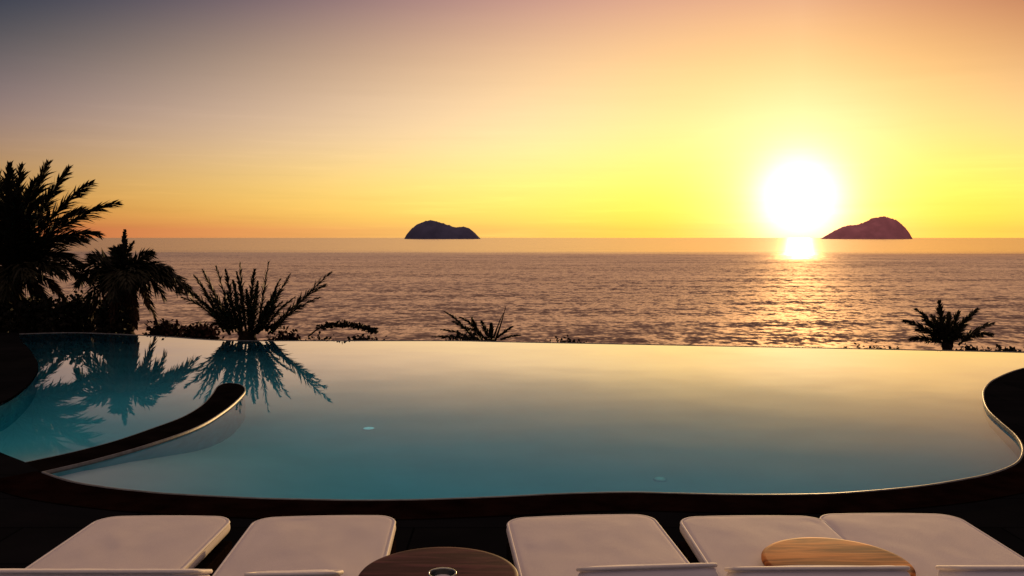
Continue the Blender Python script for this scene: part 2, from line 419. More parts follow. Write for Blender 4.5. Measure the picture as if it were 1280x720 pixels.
# terrace: everything this side of the seaward edge except the pool
bm = bmesh.new()
TZ = 0.02
path = [Vector((-46, edge_y(-46), TZ))] + [Vector((p.x, p.y, TZ)) for p in ([S_far[0]] + S_lag[::-1][1:] + [S_div[0]] + S_right[::-1][1:])]
path += [Vector((46, edge_y(46), TZ)), Vector((46, -16, TZ)), Vector((-46, -16, TZ))]
vs = poly_faces(bm, path)
for i in (len(path) - 4, len(path) - 3, len(path) - 2, len(path) - 1, 0):     # retaining walls round the outside
    a, b = vs[i], vs[(i + 1) % len(vs)]
    c = bm.verts.new(b.co - Vector((0, 0, 0.9))); d = bm.verts.new(a.co - Vector((0, 0, 0.9)))
    bm.faces.new((a, d, c, b))
bmesh.ops.recalc_face_normals(bm, faces=bm.faces)
struct(link('terrace', bm, M['deck'], smooth=False))

# red-brown border stones along the near edge and round the right-hand lobe
bm = bmesh.new()
o1 = offset(S_right, -0.03, False); o2 = offset(S_right, -0.42, False)
ii = [i for i in range(len(S_right)) if S_right[i].y < 7.3]
prev = None
for i in ii:
    r_ = [bm.verts.new(Vector((p.x, p.y, z))) for p, z in ((o1[i], 0.028), (o2[i], 0.028), (o2[i], 0.0))]
    if prev:
        for k in range(2): bm.faces.new((prev[k], r_[k], r_[k + 1], prev[k + 1]))
    prev = r_
bmesh.ops.recalc_face_normals(bm, faces=bm.faces)
struct(link('pool_border', bm, M['border'], smooth=False))

# rounded stone lip that the water laps against
def lip(pts, zc, w_in, w_out, name):
    bm = bmesh.new()
    prof = [(-w_in, -0.05), (-w_in, zc - 0.006), (-w_in * 0.4, zc), (w_out * 0.5, zc), (w_out, zc - 0.008), (w_out, -0.02)]
    rows = [[bm.verts.new(Vector((p.x, p.y, z))) for p in offset(pts, -d, False)] for d, z in prof]
    for r0, r1 in zip(rows, rows[1:]):
        for i in range(len(pts) - 1): bm.faces.new((r0[i], r0[i + 1], r1[i + 1], r1[i]))
    bmesh.ops.recalc_face_normals(bm, faces=bm.faces)
    return struct(link(name, bm, M['stone_lip']))
lip(S_right[:-1], 0.028, 0.004, 0.013, 'pool_lip')
lip(S_far, -0.001, 0.004, 0.05, 'pool_weir')

# curved dividing wall between lagoon and main pool
bm = bmesh.new()
dp = [Vector((p.x, p.y, 0.01)) for p in S_div]
ins = offset(dp, -0.010, False)
vtop = poly_faces(bm, [Vector((p.x, p.y, 0.013)) for p in ins])
low_ = [bm.verts.new(Vector((p.x, p.y, -1.5))) for p in ins]
for i in range(len(ins) - 1): bm.faces.new((vtop[i], vtop[i + 1], low_[i + 1], low_[i]))
bmesh.ops.recalc_face_normals(bm, faces=bm.faces)
dv = empty('dividing_wall', at(180, 560), 'black curved stone wall dividing the small left lagoon from the main pool', 'wall')
def keep_world(o, par):
    o.parent = par; o.matrix_parent_inverse = Matrix.LocRotScale(par.location, par.rotation_euler, None).inverted()
w_ = link('wall_core', bm, M['dark_stone'], smooth=False); keep_world(w_, dv)
w_.data.materials.append(M['wall_tile'])
for f in list(w_.data.polygons)[-(len(ins) - 1):]: f.material_index = 1
bm = bmesh.new()
prof = [(-0.004, -0.05), (-0.004, 0.010), (0.001, 0.014), (0.007, 0.014), (0.010, 0.011)]
rows = [[bm.verts.new(Vector((p.x, p.y, z))) for p in offset(dp, -d, False)] for d, z in prof]
for r0, r1 in zip(rows, rows[1:]):
    for i in range(len(dp) - 1): bm.faces.new((r0[i], r0[i + 1], r1[i + 1], r1[i]))
bmesh.ops.recalc_face_normals(bm, faces=bm.faces)
w_ = link('stone_lip', bm, M['stone_lip']); keep_world(w_, dv)

# basin: walls along the outline and a floor that shelves
def depth(x, y):
    t = at(50, 593); d = sqrt((x - t.x) ** 2 + (y - t.y) ** 2)
    s = min(1, max(0, (d - 0.1) / 3.0)); s = s * s * (3 - 2 * s)
    q = min(1, max(0, (x - 2.2) / 3.0)); q = q * q * (3 - 2 * q)
    return (0.16 + 1.2 * s) * (1 - 0.62 * q)
bm = bmesh.new()
x0, x1, y0, y1, st = -12.0, 11.0, 5.4, 17.6, 0.4
nx, ny = int((x1 - x0) / st) + 1, int((y1 - y0) / st) + 1
g = [[bm.verts.new(Vector((x0 + i * st, y0 + j * st, -depth(x0 + i * st, y0 + j * st)))) for j in range(ny)] for i in range(nx)]
for i in range(nx - 1):
    for j in range(ny - 1): bm.faces.new((g[i][j], g[i + 1][j], g[i + 1][j + 1], g[i][j + 1]))
up = [bm.verts.new(Vector((p.x, p.y, -0.03))) for p in OUT]; dn = [bm.verts.new(Vector((p.x, p.y, -1.6))) for p in OUT]
n_ = len(OUT)
for i in range(n_):
    j = (i + 1) % n_
    bm.faces.new((up[i], dn[i], dn[j], up[j]))
pb = struct(link('pool_basin', bm, M['plaster']))
pb.data.materials.append(M['wall_tile'])
for f in list(pb.data.polygons)[-n_:]: f.material_index = 1

# water: a closed body just wider than the basin
bm = bmesh.new()
ow = offset(OUT, -0.003, True)
WZ = -0.008
vt = poly_faces(bm, [Vector((p.x, p.y, WZ)) for p in ow]); vb = poly_faces(bm, [Vector((p.x, p.y, -1.7)) for p in ow])
for i in range(n_):
    j = (i + 1) % n_
    bm.faces.new((vt[i], vb[i], vb[j], vt[j]))
bmesh.ops.recalc_face_normals(bm, faces=bm.faces)
struct(link('pool_water', bm, M['water'], smooth=False))

# underwater lights on the pool floor
def lens_mat(name, power):
    m, nt_, p, out = new_mat(name)
    p.inputs['Base Color'].default_value = (0.85, 0.95, 0.95, 1)
    p.inputs['Emission Color'].default_value = (0.75, 1.0, 0.97, 1); p.inputs['Emission Strength'].default_value = power
    p.inputs['Roughness'].default_value = 0.3
    return m
M['lens'] = lens_mat('pool_lamp_lens', 0.22); M['lens_dim'] = lens_mat('dim_pool_lamp_lens', 0.03)
def floor_hit(px, py):
    p = at(px, py); v = (p - Vector((0, 0, CAMZ))).normalized()
    h = sqrt(v.x ** 2 + v.y ** 2) / 1.33; dz = -sqrt(1 - h * h); hd = Vector((v.x, v.y, 0)).normalized() * h
    d = Vector((hd.x, hd.y, dz)); q = p.copy()
    for _ in range(400):
        if q.z < -depth(q.x, q.y): break
        q += d * 0.005
    return q
for (px, py, r_, lab) in ((461, 535, 0.06, 'small pale round lamp glowing under the water beside the palm reflections'), (825, 598.5, 0.05, 'small faint round lamp under the water by the near pool edge')):
    q = floor_hit(px, py)
    t = empty('pool_lamp', (q.x, q.y, -depth(q.x, q.y)), lab, 'pool lamp', 'lamps under the pool water')
    bm = bmesh.new(); lathe(bm, [(r_ + 0.014, -0.03), (r_ + 0.014, 0.012), (r_ + 0.009, 0.02), (r_, 0.02)], 32); link('lamp_ring', bm, M['plaster'], t)
    bm = bmesh.new(); lathe(bm, [(r_, 0.0), (r_, 0.024), (r_ * 0.7, 0.034), (r_ * 0.2, 0.038)], 32); link('lens', bm, M['lens'] if px < 600 else M['lens_dim'], t)

# ------------------------------------------------------------------ hillside, sea, islands
rnd = random.Random(5)
SEA_Z = -40.0
bm = bmesh.new()
xs = [-320 + 20 * i for i in range(15)] + [-24 + 2 * i for i in range(24)] + [30 + 20 * i for i in range(15)]
ds = [0.0, 0.5, 1.0, 1.6, 2.4, 3.4, 5, 7, 10, 14, 20, 28, 38, 50, 64, 80, 110, 160]
rows = []
for x in xs:
    row = []
    for d in ds:
        ey = edge_y(max(-46, min(46, x))) + 0.07
        z = -0.32 - 0.09 * min(d, 2.4) - max(0, d - 2.4) * 0.58
        z += noise.noise(Vector((x * 0.35, d * 0.5, 3))) * min(0.05 + d * 0.05, 1.6) if d > 0.4 else 0
        row.append(bm.verts.new(Vector((x, ey + d, min(z, -0.3)))))
    rows.append(row)
for a, b in zip(rows, rows[1:]):
    for j in range(len(ds) - 1): bm.faces.new((a[j], b[j], b[j + 1], a[j + 1]))
struct(link('hillside', bm, M['soil']))

bm = bmesh.new()
XX, Y0, Y1 = 160000, -4000, 160000
nseg = [(-XX, Y0), (XX, Y0), (XX, Y1), (-XX, Y1)]
bm.faces.new([bm.verts.new(Vector((x, y, SEA_Z))) for x, y in nseg])
struct(link('sea', bm, M['sea'], smooth=False))

def rock_mat(name, col):
    m, nt_, p, out = new_mat(name)
    tc_ = N(nt_, 'ShaderNodeTexCoord'); nz_ = N(nt_, 'ShaderNodeTexNoise'); nz_.inputs['Scale'].default_value = 0.003; nz_.inputs['Detail'].default_value = 8
    nt_.links.new(tc_.outputs['Object'], nz_.inputs['Vector'])
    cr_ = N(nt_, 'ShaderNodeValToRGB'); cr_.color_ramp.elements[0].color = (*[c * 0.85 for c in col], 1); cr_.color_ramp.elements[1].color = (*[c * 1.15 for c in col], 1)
    cr_.color_ramp.elements[0].position = 0.35; cr_.color_ramp.elements[1].position = 0.65
    nt_.links.new(nz_.outputs['Fac'], cr_.inputs[0]); nt_.links.new(cr_.outputs[0], p.inputs['Base Color'])
    p.inputs['Roughness'].default_value = 0.95; p.inputs['Specular IOR Level'].default_value = 0.1
    return m
def island(prof, mat, lab, D=26000.0):
    k = D / F
    cx = (prof[0][0] + prof[-1][0]) / 2
    def h(u):
        for (a, ya), (b, yb) in zip(prof, prof[1:]):
            if a <= u <= b:
                t = (u - a) / (b - a)
                return (HY - (ya + (yb - ya) * t)) * k
        return 0.0
    o = Vector(((cx - HX) * k, D, SEA_Z))
    bm = bmesh.new(); rows = []
    U, V = 90, 28; w0, w1 = prof[0][0], prof[-1][0]
    half = (w1 - w0) * k * 0.35
    for i in range(U + 1):
        u = w0 + (w1 - w0) * i / U; row = []
        hh = max(0.0, h(u) - SEA_Z)                               # height above the sea
        e = sqrt(max(0.02, 1 - ((i / U) * 2 - 1) ** 2))
        for j in range(V + 1):
            v = j / V * 2 - 1
            z = hh * max(0.0, 1 - abs(v) ** 2.2)
            z *= 1 + (0.06 * noise.noise(Vector((u * 0.25, v * 3, 7))) if abs(v) > 0.05 else 0) + 0.035 * noise.noise(Vector((u * 0.9, v * 6, 2))) + 0.02 * noise.noise(Vector((u * 2.3, v * 9, 4)))
            row.append(bm.verts.new(Vector(((u - cx) * k, v * half * e, z - 12))))
        rows.append(row)
    for a, b in zip(rows, rows[1:]):
        for j in range(V): bm.faces.new((a[j], b[j], b[j + 1], a[j + 1]))
    bmesh.ops.recalc_face_normals(bm, faces=bm.faces)
    ob = link('rocky_island', bm, mat, loc=o)
    return tag(ob, lab, 'island', 'islands on the horizon')
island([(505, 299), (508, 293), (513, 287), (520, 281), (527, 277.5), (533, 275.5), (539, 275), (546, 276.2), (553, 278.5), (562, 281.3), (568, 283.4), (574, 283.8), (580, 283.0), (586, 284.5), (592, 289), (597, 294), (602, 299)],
       rock_mat('aerial_blue_rock', (0.10, 0.10, 0.17)), 'dark navy humped island on the sea horizon, far from the sun')  # blue of the distant air is painted into the rock, no haze volume
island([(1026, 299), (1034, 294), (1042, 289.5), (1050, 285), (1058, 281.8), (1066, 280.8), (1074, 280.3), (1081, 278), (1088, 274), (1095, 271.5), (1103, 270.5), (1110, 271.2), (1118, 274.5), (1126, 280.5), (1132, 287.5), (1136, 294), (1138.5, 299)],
       rock_mat('glare_red_rock', (0.62, 0.25, 0.28)), 'reddish humped island on the sea horizon right beside the setting sun')  # red wash of the sun's glare is painted into this rock colour

# ------------------------------------------------------------------ palms
def frond_mesh(base, tip, lift, leaflet, n=26, width=0.020, seed=0, rach=0.014, angle=45, droop=0.25, start=0.16, tuft=0.5, roll=25):
    """one pinnate leaf: an arching midrib with two rows of leaflets"""
    r = random.Random(seed); bm = bmesh.new()
    base = Vector(base); tip = Vector(tip)
    mid = (base + tip) / 2 + Vector((0, 0, lift)) + Vector((r.uniform(-.03, .03), r.uniform(-.03, .03), 0))
    def P(t): return base * (1 - t) ** 2 + mid * 2 * t * (1 - t) + tip * t * t
    def T(t): return ((mid - base) * (1 - t) + (tip - mid) * t).normalized()
    pts = [P(i / 12) for i in range(13)]
    tube(bm, pts, [rach * (1 - 0.85 * i / 12) for i in range(13)], 5)
    for i in range(n):
        t = start + (1 - start) * (i + r.uniform(-.2, .2)) / (n - 1)
        t = min(0.995, max(start, t)); p = P(t); tan = T(t)
        side = tan.cross(Vector((0, 0, 1)))
        if side.length < 0.05: side = Vector((1, 0, 0))
        side.normalize(); upv = side.cross(tan)
        prof = (sin(pi * min(1, (t - start) / (1 - start) * 0.72 + 0.22))) ** 0.7
        L0 = leaflet * max(tuft * 0.7, prof)
        for s in (-1, 1):
            L = L0 * r.uniform(0.75, 1.12); a = R(angle * (1.05 - 0.45 * t) + r.uniform(-9, 9))
            ph = R(r.uniform(-roll, roll) + 12)
            d = (tan * cos(a) + (side * s * cos(ph) + upv * sin(ph)) * sin(a)).normalized()
            wv = d.cross(upv * 0.7 + side * r.uniform(-.6, .6))
            if wv.length < 1e-3: continue
            wv.normalize(); wv *= width * r.uniform(0.8, 1.25) * 0.5
            g_ = Vector((0, 0, -1)) * L * droop
            q1 = p + d * L * 0.45 + g_ * 0.2; q2 = p + d * L + g_
            v0 = bm.verts.new(p - wv * 0.6); v1 = bm.verts.new(p + wv * 0.6)
            v2 = bm.verts.new(q1 + wv); v3 = bm.verts.new(q1 - wv); v4 = bm.verts.new(q2)
            bm.faces.new((v0, v1, v2, v3)); bm.faces.new((v3, v2, v4))
    return bm

def trunk_mesh(h, r0, r1, seed=0, lean=(0, 0), z0=0.0):
    r = random.Random(seed); bm = bmesh.new(); pts = []; rads = []
    n = max(6, int(h / 0.07))
    for i in range(n + 1):
        t = i / n
        pts.append(Vector((lean[0] * t, lean[1] * t, z0 + (h - z0) * t)))
        rads.append((r0 + (r1 - r0) * t) * (1.12 if i % 2 else 0.94) * r.uniform(0.96, 1.05))
    tube(bm, pts, rads, 12)
    for i in range(int(n * 5)):                                    # stubs of old leaf bases
        t = r.random(); a = r.uniform(0, 2 * pi); p = Vector((lean[0] * t, lean[1] * t, z0 + (h - z0) * t)); rr = r0 + (r1 - r0) * t
        d = Vector((cos(a), sin(a), 0.9)).normalized(); s = Vector((-sin(a), cos(a), 0))
        b0 = p + Vector((cos(a), sin(a), 0)) * rr * 0.85
        v = [bm.verts.new(x) for x in (b0 - s * 0.03, b0 + s * 0.03, b0 + d * r.uniform(.06, .13))]
        bm.faces.new(v)
    return bm

def palm(name, label, cat, base, heart, fronds, leaflet, mat, trunk_r=None, group=None, seed=0, width=0.02, n=26, angle=45, droop=0.25, extra=(), rach=0.014, start=0.16, roll=25, spread=0.05):
    """base/heart in world; fronds: (tip px, tip py, lift m, depth shift m)"""
    base = Vector(base); heart = Vector(heart)
    t = empty(name, base, label, cat, group)
    if trunk_r:
        bm = trunk_mesh((heart - base).z, trunk_r[0], trunk_r[1], seed, ((heart - base).x, (heart - base).y), -0.12)
        link('trunk', bm, M['bark'], t)
    r = random.Random(seed)
    for i, f in enumerate(fronds):
        px, py, lift, dy = f[:4]
        lf = f[4] if len(f) > 4 else leaflet
        an = f[6] if len(f) > 6 else angle
        tp = at_depth(px, py, heart.y + dy)
        off = Vector((max(-1, min(1, (px - 640) * heart.y / F - heart.x)) * spread + r.uniform(-.05, .05), r.uniform(-.05, .05) * (1 + 4 * spread), r.uniform(-.06, .04)))
        bm = frond_mesh(heart + off - base, tp - base, lift, lf, n, width, seed * 100 + i, rach, an, droop, start, roll=roll)
        link('frond', bm, M['leaf_dry'] if len(f) > 5 and f[5] else mat, t)
    for i, (az, el, L, lift) in enumerate(extra):
        a, e = R(az), R(el)
        tp = heart + Vector((cos(a) * cos(e), sin(a) * cos(e), sin(e))) * L
        bm = frond_mesh(heart - base, tp - base, lift, leaflet, n, width, seed * 100 + 60 + i, rach, angle, droop, start)
        link('frond', bm, mat, t)
    return t

PG = 'palms beyond the pool edge'
def gz(p): return Vector((p.x, p.y, -0.36))
def base_at(px, back=0.9):
    x = (px - HX) * 15.5 / F
    for _ in range(6):
        y = edge_y(x) + back; x = (px - HX) * y / F
    return Vector((x, y, -0.34 - 0.09 * min(back, 2.4) - max(0, back - 2.4) * 0.58))

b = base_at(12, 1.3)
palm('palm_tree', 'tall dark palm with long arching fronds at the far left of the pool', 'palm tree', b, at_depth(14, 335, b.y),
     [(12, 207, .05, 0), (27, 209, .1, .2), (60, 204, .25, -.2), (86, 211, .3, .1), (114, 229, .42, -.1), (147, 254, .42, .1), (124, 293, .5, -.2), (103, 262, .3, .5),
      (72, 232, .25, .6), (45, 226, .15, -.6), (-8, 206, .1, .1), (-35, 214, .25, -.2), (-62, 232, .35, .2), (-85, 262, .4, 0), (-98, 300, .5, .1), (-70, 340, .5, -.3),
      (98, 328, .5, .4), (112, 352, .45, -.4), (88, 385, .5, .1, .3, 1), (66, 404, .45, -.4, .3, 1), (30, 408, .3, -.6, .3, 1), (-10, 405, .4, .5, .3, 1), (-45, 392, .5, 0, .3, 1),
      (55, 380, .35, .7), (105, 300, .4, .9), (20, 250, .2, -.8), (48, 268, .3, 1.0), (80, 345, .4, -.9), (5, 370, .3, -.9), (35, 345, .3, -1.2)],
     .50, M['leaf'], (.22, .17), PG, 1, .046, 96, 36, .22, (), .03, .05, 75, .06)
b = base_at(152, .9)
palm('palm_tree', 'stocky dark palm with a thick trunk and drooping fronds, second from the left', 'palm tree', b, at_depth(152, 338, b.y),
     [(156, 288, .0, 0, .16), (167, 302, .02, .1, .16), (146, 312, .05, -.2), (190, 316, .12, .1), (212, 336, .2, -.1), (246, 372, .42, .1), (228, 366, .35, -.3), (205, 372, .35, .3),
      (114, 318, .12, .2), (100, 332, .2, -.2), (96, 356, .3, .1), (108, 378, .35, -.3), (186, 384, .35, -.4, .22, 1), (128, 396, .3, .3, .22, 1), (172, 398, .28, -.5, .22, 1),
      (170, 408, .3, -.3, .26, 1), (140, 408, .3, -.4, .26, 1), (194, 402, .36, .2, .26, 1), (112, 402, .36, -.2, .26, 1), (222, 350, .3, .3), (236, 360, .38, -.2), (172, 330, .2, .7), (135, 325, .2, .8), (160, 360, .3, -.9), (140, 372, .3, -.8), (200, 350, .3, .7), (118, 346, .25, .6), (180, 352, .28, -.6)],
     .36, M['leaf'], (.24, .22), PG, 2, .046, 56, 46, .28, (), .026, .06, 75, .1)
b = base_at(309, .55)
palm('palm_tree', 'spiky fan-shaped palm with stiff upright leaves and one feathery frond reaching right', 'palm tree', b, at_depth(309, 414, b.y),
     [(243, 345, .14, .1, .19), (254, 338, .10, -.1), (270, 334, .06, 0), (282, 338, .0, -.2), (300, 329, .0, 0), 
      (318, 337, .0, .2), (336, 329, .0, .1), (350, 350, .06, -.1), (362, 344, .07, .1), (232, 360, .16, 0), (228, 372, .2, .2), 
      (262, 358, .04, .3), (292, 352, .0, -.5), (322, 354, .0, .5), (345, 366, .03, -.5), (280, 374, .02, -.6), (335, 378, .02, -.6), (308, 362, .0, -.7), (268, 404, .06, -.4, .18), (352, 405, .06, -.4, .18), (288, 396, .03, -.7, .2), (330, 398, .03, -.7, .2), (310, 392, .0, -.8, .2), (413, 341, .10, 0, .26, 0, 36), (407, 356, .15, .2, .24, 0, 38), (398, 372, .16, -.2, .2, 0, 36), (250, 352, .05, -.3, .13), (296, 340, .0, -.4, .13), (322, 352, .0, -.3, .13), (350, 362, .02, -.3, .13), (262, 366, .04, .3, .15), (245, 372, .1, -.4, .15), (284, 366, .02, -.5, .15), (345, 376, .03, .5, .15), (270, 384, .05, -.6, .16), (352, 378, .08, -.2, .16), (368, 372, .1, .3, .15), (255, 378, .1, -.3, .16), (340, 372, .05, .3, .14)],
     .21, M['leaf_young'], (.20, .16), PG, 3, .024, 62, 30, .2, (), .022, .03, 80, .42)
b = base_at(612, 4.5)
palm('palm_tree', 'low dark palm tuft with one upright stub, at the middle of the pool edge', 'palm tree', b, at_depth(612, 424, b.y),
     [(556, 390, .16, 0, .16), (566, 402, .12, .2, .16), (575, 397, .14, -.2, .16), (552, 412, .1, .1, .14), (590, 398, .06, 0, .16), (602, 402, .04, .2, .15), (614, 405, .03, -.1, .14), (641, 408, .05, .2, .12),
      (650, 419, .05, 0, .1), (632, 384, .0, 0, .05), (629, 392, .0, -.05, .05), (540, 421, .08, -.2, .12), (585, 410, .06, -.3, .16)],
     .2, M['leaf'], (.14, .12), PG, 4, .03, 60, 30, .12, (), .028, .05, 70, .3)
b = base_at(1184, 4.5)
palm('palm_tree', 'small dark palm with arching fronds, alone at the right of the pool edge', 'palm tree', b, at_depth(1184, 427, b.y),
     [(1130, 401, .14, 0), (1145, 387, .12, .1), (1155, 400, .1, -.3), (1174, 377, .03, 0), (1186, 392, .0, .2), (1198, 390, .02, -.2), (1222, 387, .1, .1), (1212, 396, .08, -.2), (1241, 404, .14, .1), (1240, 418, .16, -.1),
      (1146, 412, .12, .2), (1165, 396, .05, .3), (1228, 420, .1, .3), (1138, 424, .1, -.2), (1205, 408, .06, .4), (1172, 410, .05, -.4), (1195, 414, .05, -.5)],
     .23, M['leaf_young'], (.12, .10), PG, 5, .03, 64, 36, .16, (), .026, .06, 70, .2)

# ------------------------------------------------------------------ shrubs
def shrub(px, hpx, wpx, label, mat, seed, back=1.2, leaves=900, leaf=0.07, trail=None):
    b = base_at(px, back); k = b.y / F
    H = hpx * k + (0.3); Wd = wpx * k / 2
    r = random.Random(seed)
    t = empty('shrub', b, label, 'shrub', 'shrubs beyond the pool edge')
    bm = bmesh.new(); tips = []
    for i in range(22):
        a = r.uniform(0, 2 * pi); rr = r.uniform(0.2, 0.95)
        e = Vector((cos(a) * Wd * rr, sin(a) * Wd * rr * .7, H * r.uniform(0.45, 0.95) * (1 - 0.35 * rr)))
        p0 = Vector((r.uniform(-.05, .05), r.uniform(-.05, .05), -0.1)); m_ = (p0 + e) / 2 + Vector((0, 0, H * .12))
        pts = [p0 * (1 - u) ** 2 + m_ * 2 * u * (1 - u) + e * u * u for u in (0, .25, .5, .75, 1)]
        tube(bm, pts, [.018, .014, .011, .008, .004], 5); tips.append((pts, e))
    if trail:
        pts = [at_depth(x, y, b.y) - b for x, y in trail]; pts = catmull(pts, 5); tube(bm, pts, [.018 - .014 * i / len(pts) for i in range(len(pts))], 5)
        tips += [([p] * 5, p) for p in pts[5:]] * 1
    link('stems', bm, M['bark'], t)
    bm = bmesh.new()
    for i in range(leaves * 2):
        pts, e = tips[r.randrange(len(tips))]
        g = .035 if pts[0] is pts[-1] else .085
        c = pts[0].lerp(e, r.random() ** .5) + Vector((r.gauss(0, g), r.gauss(0, g), r.gauss(0, g * .55)))
        if trail and len(tips) > 12 and r.random() < .0: continue
        d = Vector((r.gauss(0, 1), r.gauss(0, 1), r.gauss(.25, .8))).normalized(); s = d.cross(Vector((r.gauss(0, 1), r.gauss(0, 1), r.gauss(0, 1))))
        if s.length < .1: continue
        s.normalize(); L = leaf * r.uniform(.8, 1.9); wd = L * .34
        v = [bm.verts.new(x) for x in (c, c + d * L * .5 + s * wd, c + d * L, c + d * L * .5 - s * wd)]
        bm.faces.new(v)
    link('foliage', bm, mat, t)
    return t
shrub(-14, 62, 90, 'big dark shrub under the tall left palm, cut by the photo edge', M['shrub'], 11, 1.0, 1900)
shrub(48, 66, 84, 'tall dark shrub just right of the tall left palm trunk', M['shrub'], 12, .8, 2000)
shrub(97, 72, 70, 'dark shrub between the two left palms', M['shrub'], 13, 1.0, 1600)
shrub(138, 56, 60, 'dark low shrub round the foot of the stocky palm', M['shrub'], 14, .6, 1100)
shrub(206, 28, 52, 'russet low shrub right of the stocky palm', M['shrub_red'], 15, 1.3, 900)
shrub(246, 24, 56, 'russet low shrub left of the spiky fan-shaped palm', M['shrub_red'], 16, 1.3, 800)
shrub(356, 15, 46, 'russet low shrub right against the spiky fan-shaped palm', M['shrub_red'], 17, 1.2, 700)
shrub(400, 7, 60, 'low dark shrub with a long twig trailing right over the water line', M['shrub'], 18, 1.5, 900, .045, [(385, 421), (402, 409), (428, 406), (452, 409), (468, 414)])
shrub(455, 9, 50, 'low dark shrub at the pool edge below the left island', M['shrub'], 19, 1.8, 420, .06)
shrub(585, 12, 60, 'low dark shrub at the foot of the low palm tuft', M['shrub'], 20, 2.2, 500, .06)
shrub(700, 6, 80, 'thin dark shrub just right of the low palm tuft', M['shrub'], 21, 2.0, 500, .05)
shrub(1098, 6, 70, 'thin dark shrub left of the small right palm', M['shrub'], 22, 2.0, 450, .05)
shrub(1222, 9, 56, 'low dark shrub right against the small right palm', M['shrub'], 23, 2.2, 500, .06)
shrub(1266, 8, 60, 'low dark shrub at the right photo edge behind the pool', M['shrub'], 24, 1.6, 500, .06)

# ------------------------------------------------------------------ loungers
def rounded_outline(w, l, rc, bulge=0.0, n=7):
    """rounded rectangle, foot end at +y slightly convex"""
    pts = []
    for (cx, cy, a0) in ((w / 2 - rc, l - rc, 0), (-w / 2 + rc, l - rc, 90), (-w / 2 + rc, rc, 180), (w / 2 - rc, rc, 270)):
        for k in range(n + 1):
            a = R(a0 + 90 * k / n); pts.append(Vector((cx + rc * cos(a), cy + rc * sin(a), 0)))
        x2, y2 = {0: (-w / 2 + rc, l), 90: (-w / 2, rc), 180: (w / 2 - rc, 0), 270: (w / 2, l - rc)}[a0]
        last = pts[-1].copy()
        for k in range(1, 10):
            pts.append(last.lerp(Vector((x2, y2, 0)), k / 10))
    for p in pts:
        if p.y > l * .6: p.y += bulge * (1 - (2 * p.x / w) ** 2)
    return pts

def cushion_mesh(w, l, h, rc=0.10, er=0.038, bulge=0.02, crown=0.008, seed=0):
    bm = bmesh.new(); out = rounded_outline(w, l, rc, bulge); c = Vector((0, l / 2, 0))
    prof = []
    for k in range(7):
        a = R(-90 + 90 * k / 6); prof.append((er * (1 - cos(a)), er + er * sin(a)))
    for k in range(7):
        a = R(90 * k / 6); prof.append((er * (1 - cos(a)), h - er + er * sin(a)))
    rows = []
    def inset(d):
        o = []
        n_ = len(out)
        for i, p in enumerate(out):
            t = (out[(i + 1) % n_] - out[i - 1]); nn = Vector((-t.y, t.x, 0)).normalized()
            o.append(p + nn * d)
        return o
    for d, z in prof:
        rows.append([bm.verts.new(Vector((p.x, p.y, z))) for p in inset(d)])
    top = inset(er)
    for f in (.95, .88, .80, .72, .63, .54, .45, .36, .27, .18, .09):
        row = []
        for p in top:
            q = c + (p - c) * f
            zz = h + crown * (1 - f * f) + 0.004 * noise.noise(Vector((q.x * 4 + seed * 9, q.y * 3, 1))) + 0.0022 * noise.noise(Vector((q.x * 11, q.y * 7 + seed * 5, 1)))
            row.append(bm.verts.new(Vector((q.x, q.y, zz))))
        rows.append(row)
    n_ = len(out)
    for a, b in zip(rows, rows[1:]):
        for i in range(n_): bm.faces.new((a[i], a[(i + 1) % n_], b[(i + 1) % n_], b[i]))
    bm.faces.new(rows[0][::-1]); bm.faces.new(rows[-1])
    pip = [Vector((p.x, p.y, h - 0.008)) for p in inset(0.008)]
    return bm, pip

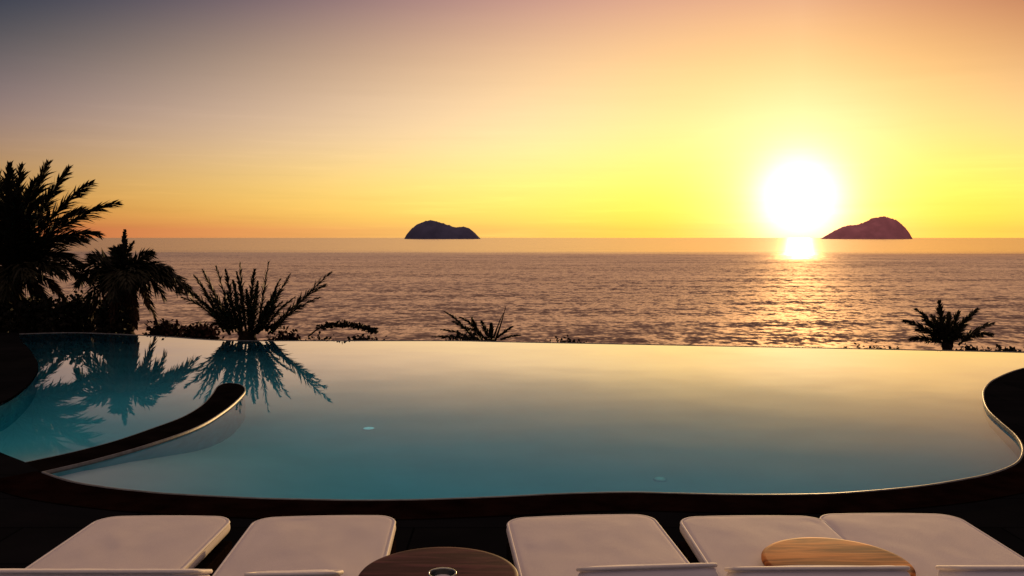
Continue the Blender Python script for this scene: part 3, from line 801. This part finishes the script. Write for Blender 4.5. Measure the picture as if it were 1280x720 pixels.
SEAT_Z = 0.315
CH = 0.065
def make_lounger(loc, rz, label, w=0.72, seat=1.0, back_ang=21.0, back=0.82, pillow=(0.5, 0.0), seed=0):
    """origin on the ground under the hinge; foot end towards +y"""
    t = empty('sun_lounger', loc, label, 'sun lounger', 'sun loungers facing the pool', rz)
    bm = bmesh.new()
    fw = w - 0.06
    for s in (-1, 1): bar(bm, s * fw / 2 - .025, s * fw / 2 + .025, -.72, seat - .04, .20, .27)
    bar(bm, -fw / 2 + .026, fw / 2 - .026, seat - .09, seat - .045, .20, .265); bar(bm, -fw / 2 + .026, fw / 2 - .026, -.715, -.67, .20, .265)
    for k in range(9):
        y = .06 + k * (seat - .2) / 9; bar(bm, -fw / 2 + .026, fw / 2 - .026, y, y + .07, .262, .304, .004)
    link('frame', bm, M['frame'], t, smooth=False)
    for s in (-1, 1):
        for y in (-.66, seat - .16):
            bm = bmesh.new(); bar(bm, s * fw / 2 - .03, s * fw / 2 + .03, y - .03, y + .03, 0.0, .198, .008); link('leg', bm, M['frame'], t, smooth=False)
    bm, pip = cushion_mesh(w, seat, CH, er=.031, seed=seed)
    c = link('seat_cushion', bm, M['cushion'], t, loc=(0, 0, SEAT_Z))
    bm = bmesh.new(); closed_tube(bm, pip, .0075); link('piping', bm, M['piping'], c)
    ang = R(back_ang)
    MB = Matrix.Rotation(-ang, 4, 'X')
    bm, pip = cushion_mesh(w * .98, back, CH, rc=.09, er=.031, bulge=0, seed=seed + 3)
    RB = Matrix.Translation(Vector((0, -.035, SEAT_Z + .012))) @ MB @ Matrix.Translation(Vector((0, -back, 0)))
    bmesh.ops.transform(bm, matrix=RB, verts=bm.verts)
    c = link('back_cushion', bm, M['cushion'], t)
    bm = bmesh.new(); closed_tube(bm, [RB @ p for p in pip], .0075); link('piping', bm, M['piping'], c)
    bm = bmesh.new()
    RF = Matrix.Translation(Vector((0, -.035, SEAT_Z - .02))) @ MB
    for s in (-1, 1): bar(bm, s * (fw / 2 - .07) - .02, s * (fw / 2 - .07) + .02, -back + .02, -.04, -.014, .018, .005, RF)
    for k in range(5): bar(bm, -fw / 2 + .10, fw / 2 - .10, -back + .06 + k * .15, -back + .14 + k * .15, -.012, .016, .004, RF)
    link('back_frame', bm, M['frame'], t, smooth=False)
    if pillow:
        pw, px_ = pillow
        bm, pip = cushion_mesh(pw, .24, .10, rc=.075, er=.049, bulge=0, crown=0.0, seed=seed + 7)
        RP = Matrix.Translation(Vector((px_, -.035, SEAT_Z + .012))) @ MB @ Matrix.Translation(Vector((0, -back + .015, CH + .006)))
        bmesh.ops.transform(bm, matrix=RP, verts=bm.verts)
        c = link('pillow', bm, M['pillow'], t)
        bm = bmesh.new(); closed_tube(bm, [RP @ p for p in pip], .007); link('piping', bm, M['piping'], c)
    return t

TOPZ = SEAT_Z + CH
FOOT_Y = 4.50
def lounger_at(pxc, rot, label, w, seat=1.0, py=648.5, **kw):
    """foot end centre seen at pixel column pxc on the cushion-top plane"""
    foot = at(pxc, py, TOPZ); a = R(rot)
    hinge = foot - Vector((-sin(a), cos(a), 0)) * (seat + .02)
    return make_lounger((hinge.x, hinge.y, TZ), a, label, w, seat, **kw)
lounger_at(212, 0.0, 'white cushioned sun lounger at the far left of the row', .68, seed=1, back_ang=20.2, pillow=(1.0, .26))
lounger_at(409, 3.0, 'white cushioned sun lounger left of the round dark side table', .71, seed=2, back_ang=19.4, pillow=(.30, .155))
lounger_at(723, 5.0, 'white cushioned sun lounger right of the round dark side table, angled outwards', .75, seed=3, pillow=(.44, -.05), py=648)
lounger_at(934, 1.0, 'white cushioned sun lounger carrying most of the round wooden tray', .73, seed=4, pillow=(.56, -.25))
lounger_at(1103, 0.0, 'white cushioned sun lounger at the far right of the row', .72, py=645.5, seed=5, back_ang=20.0, pillow=(.75, -.12))

# ------------------------------------------------------------------ round side table, bowl, wooden tray
tz = .46
p = at(548, 718, tz)
t = empty('side_table', (p.x, p.y, TZ), 'round dark wooden side table between two sun loungers', 'side table')
bm = bmesh.new(); lathe(bm, [(.300, tz - .042), (.314, tz - .038), (.320, tz - .028), (.320, tz - .008), (.314, tz - .001), (.30, tz), (.10, tz)], 96); bmesh.ops.translate(bm, verts=bm.verts, vec=(0, 0, -TZ)); link('tabletop', bm, M['walnut'], t)
bm = bmesh.new(); lathe(bm, [(.16, .0), (.165, .012), (.15, .022), (.04, .03), (.03, .06), (.03, tz - .09 - TZ), (.06, tz - .045 - TZ)], 40); link('pedestal', bm, M['metal'], t)
q = at(553, 733, tz)
t = empty('candle_holder', (q.x, q.y, tz), 'small dark metal candle holder with a shiny rim on the round dark table', 'candle holder')
bm = bmesh.new(); lathe(bm, [(.030, 0), (.044, .006), (.052, .025), (.054, .045), (.050, .050), (.044, .046), (.042, .02), (.02, .014)], 40); link('cup', bm, M['metal'], t)
bm = bmesh.new(); closed_tube(bm, [Vector((.052 * cos(2 * pi * k / 40), .052 * sin(2 * pi * k / 40), .050)) for k in range(40)], .004); link('rim', bm, M['rim_metal'], t)
bm = bmesh.new(); lathe(bm, [(.033, .012), (.035, .022), (.034, .034), (.01, .035)], 32); link('candle', bm, M['pillow'], t)

trz = TOPZ + TZ + .012
rt = .30
y_c = .5 * (F * (CAMZ - trz - .05) / (671 - HY)) + 0
topy = F * (CAMZ - trz - .045) / (671 - HY)
yc = topy - rt; xc = (955 - HX) * yc / F + rt
t = empty('wooden_tray', (xc, yc, trz), 'round orange-brown wooden tray resting across the two right-hand sun loungers', 'tray')
bm = bmesh.new(); lathe(bm, [(rt - .03, .020), (rt - .008, .022), (rt, .030), (rt, .040), (rt - .006, .045), (rt - .02, .046), (.08, .046)], 96); link('board', bm, M['teak'], t)
for k in range(4):
    a = pi / 4 + k * pi / 2
    bm = bmesh.new(); lathe(bm, [(.014, 0), (.018, .004), (.018, .022)], 20, Matrix.Translation(Vector((cos(a) * .2, sin(a) * .2, 0)))); link('foot', bm, M['teak'], t)

# ------------------------------------------------------------------ camera, view, render settings
cd = bpy.data.cameras.new('camera'); co = bpy.data.objects.new('camera', cd); C.objects.link(co)
co.location = (0, 0, CAMZ); co.rotation_euler = (pi / 2, 0, 0)
cd.sensor_width = 36; cd.lens = F / 1280 * 36; cd.shift_y = -(360 - HY) / 1280
cd.clip_start = 0.05; cd.clip_end = 400000
S.camera = co
S.view_settings.view_transform = 'Standard'; S.view_settings.look = 'None'; S.view_settings.exposure = 0; S.view_settings.gamma = 1
S.view_settings.use_curve_mapping = False
S.render.engine = 'CYCLES'
S.cycles.use_denoising = True
S.cycles.max_bounces = 10; S.cycles.transmission_bounces = 8
S.cycles.caustics_reflective = True; S.cycles.caustics_refractive = True
S.cycles.sample_clamp_indirect = 4.0
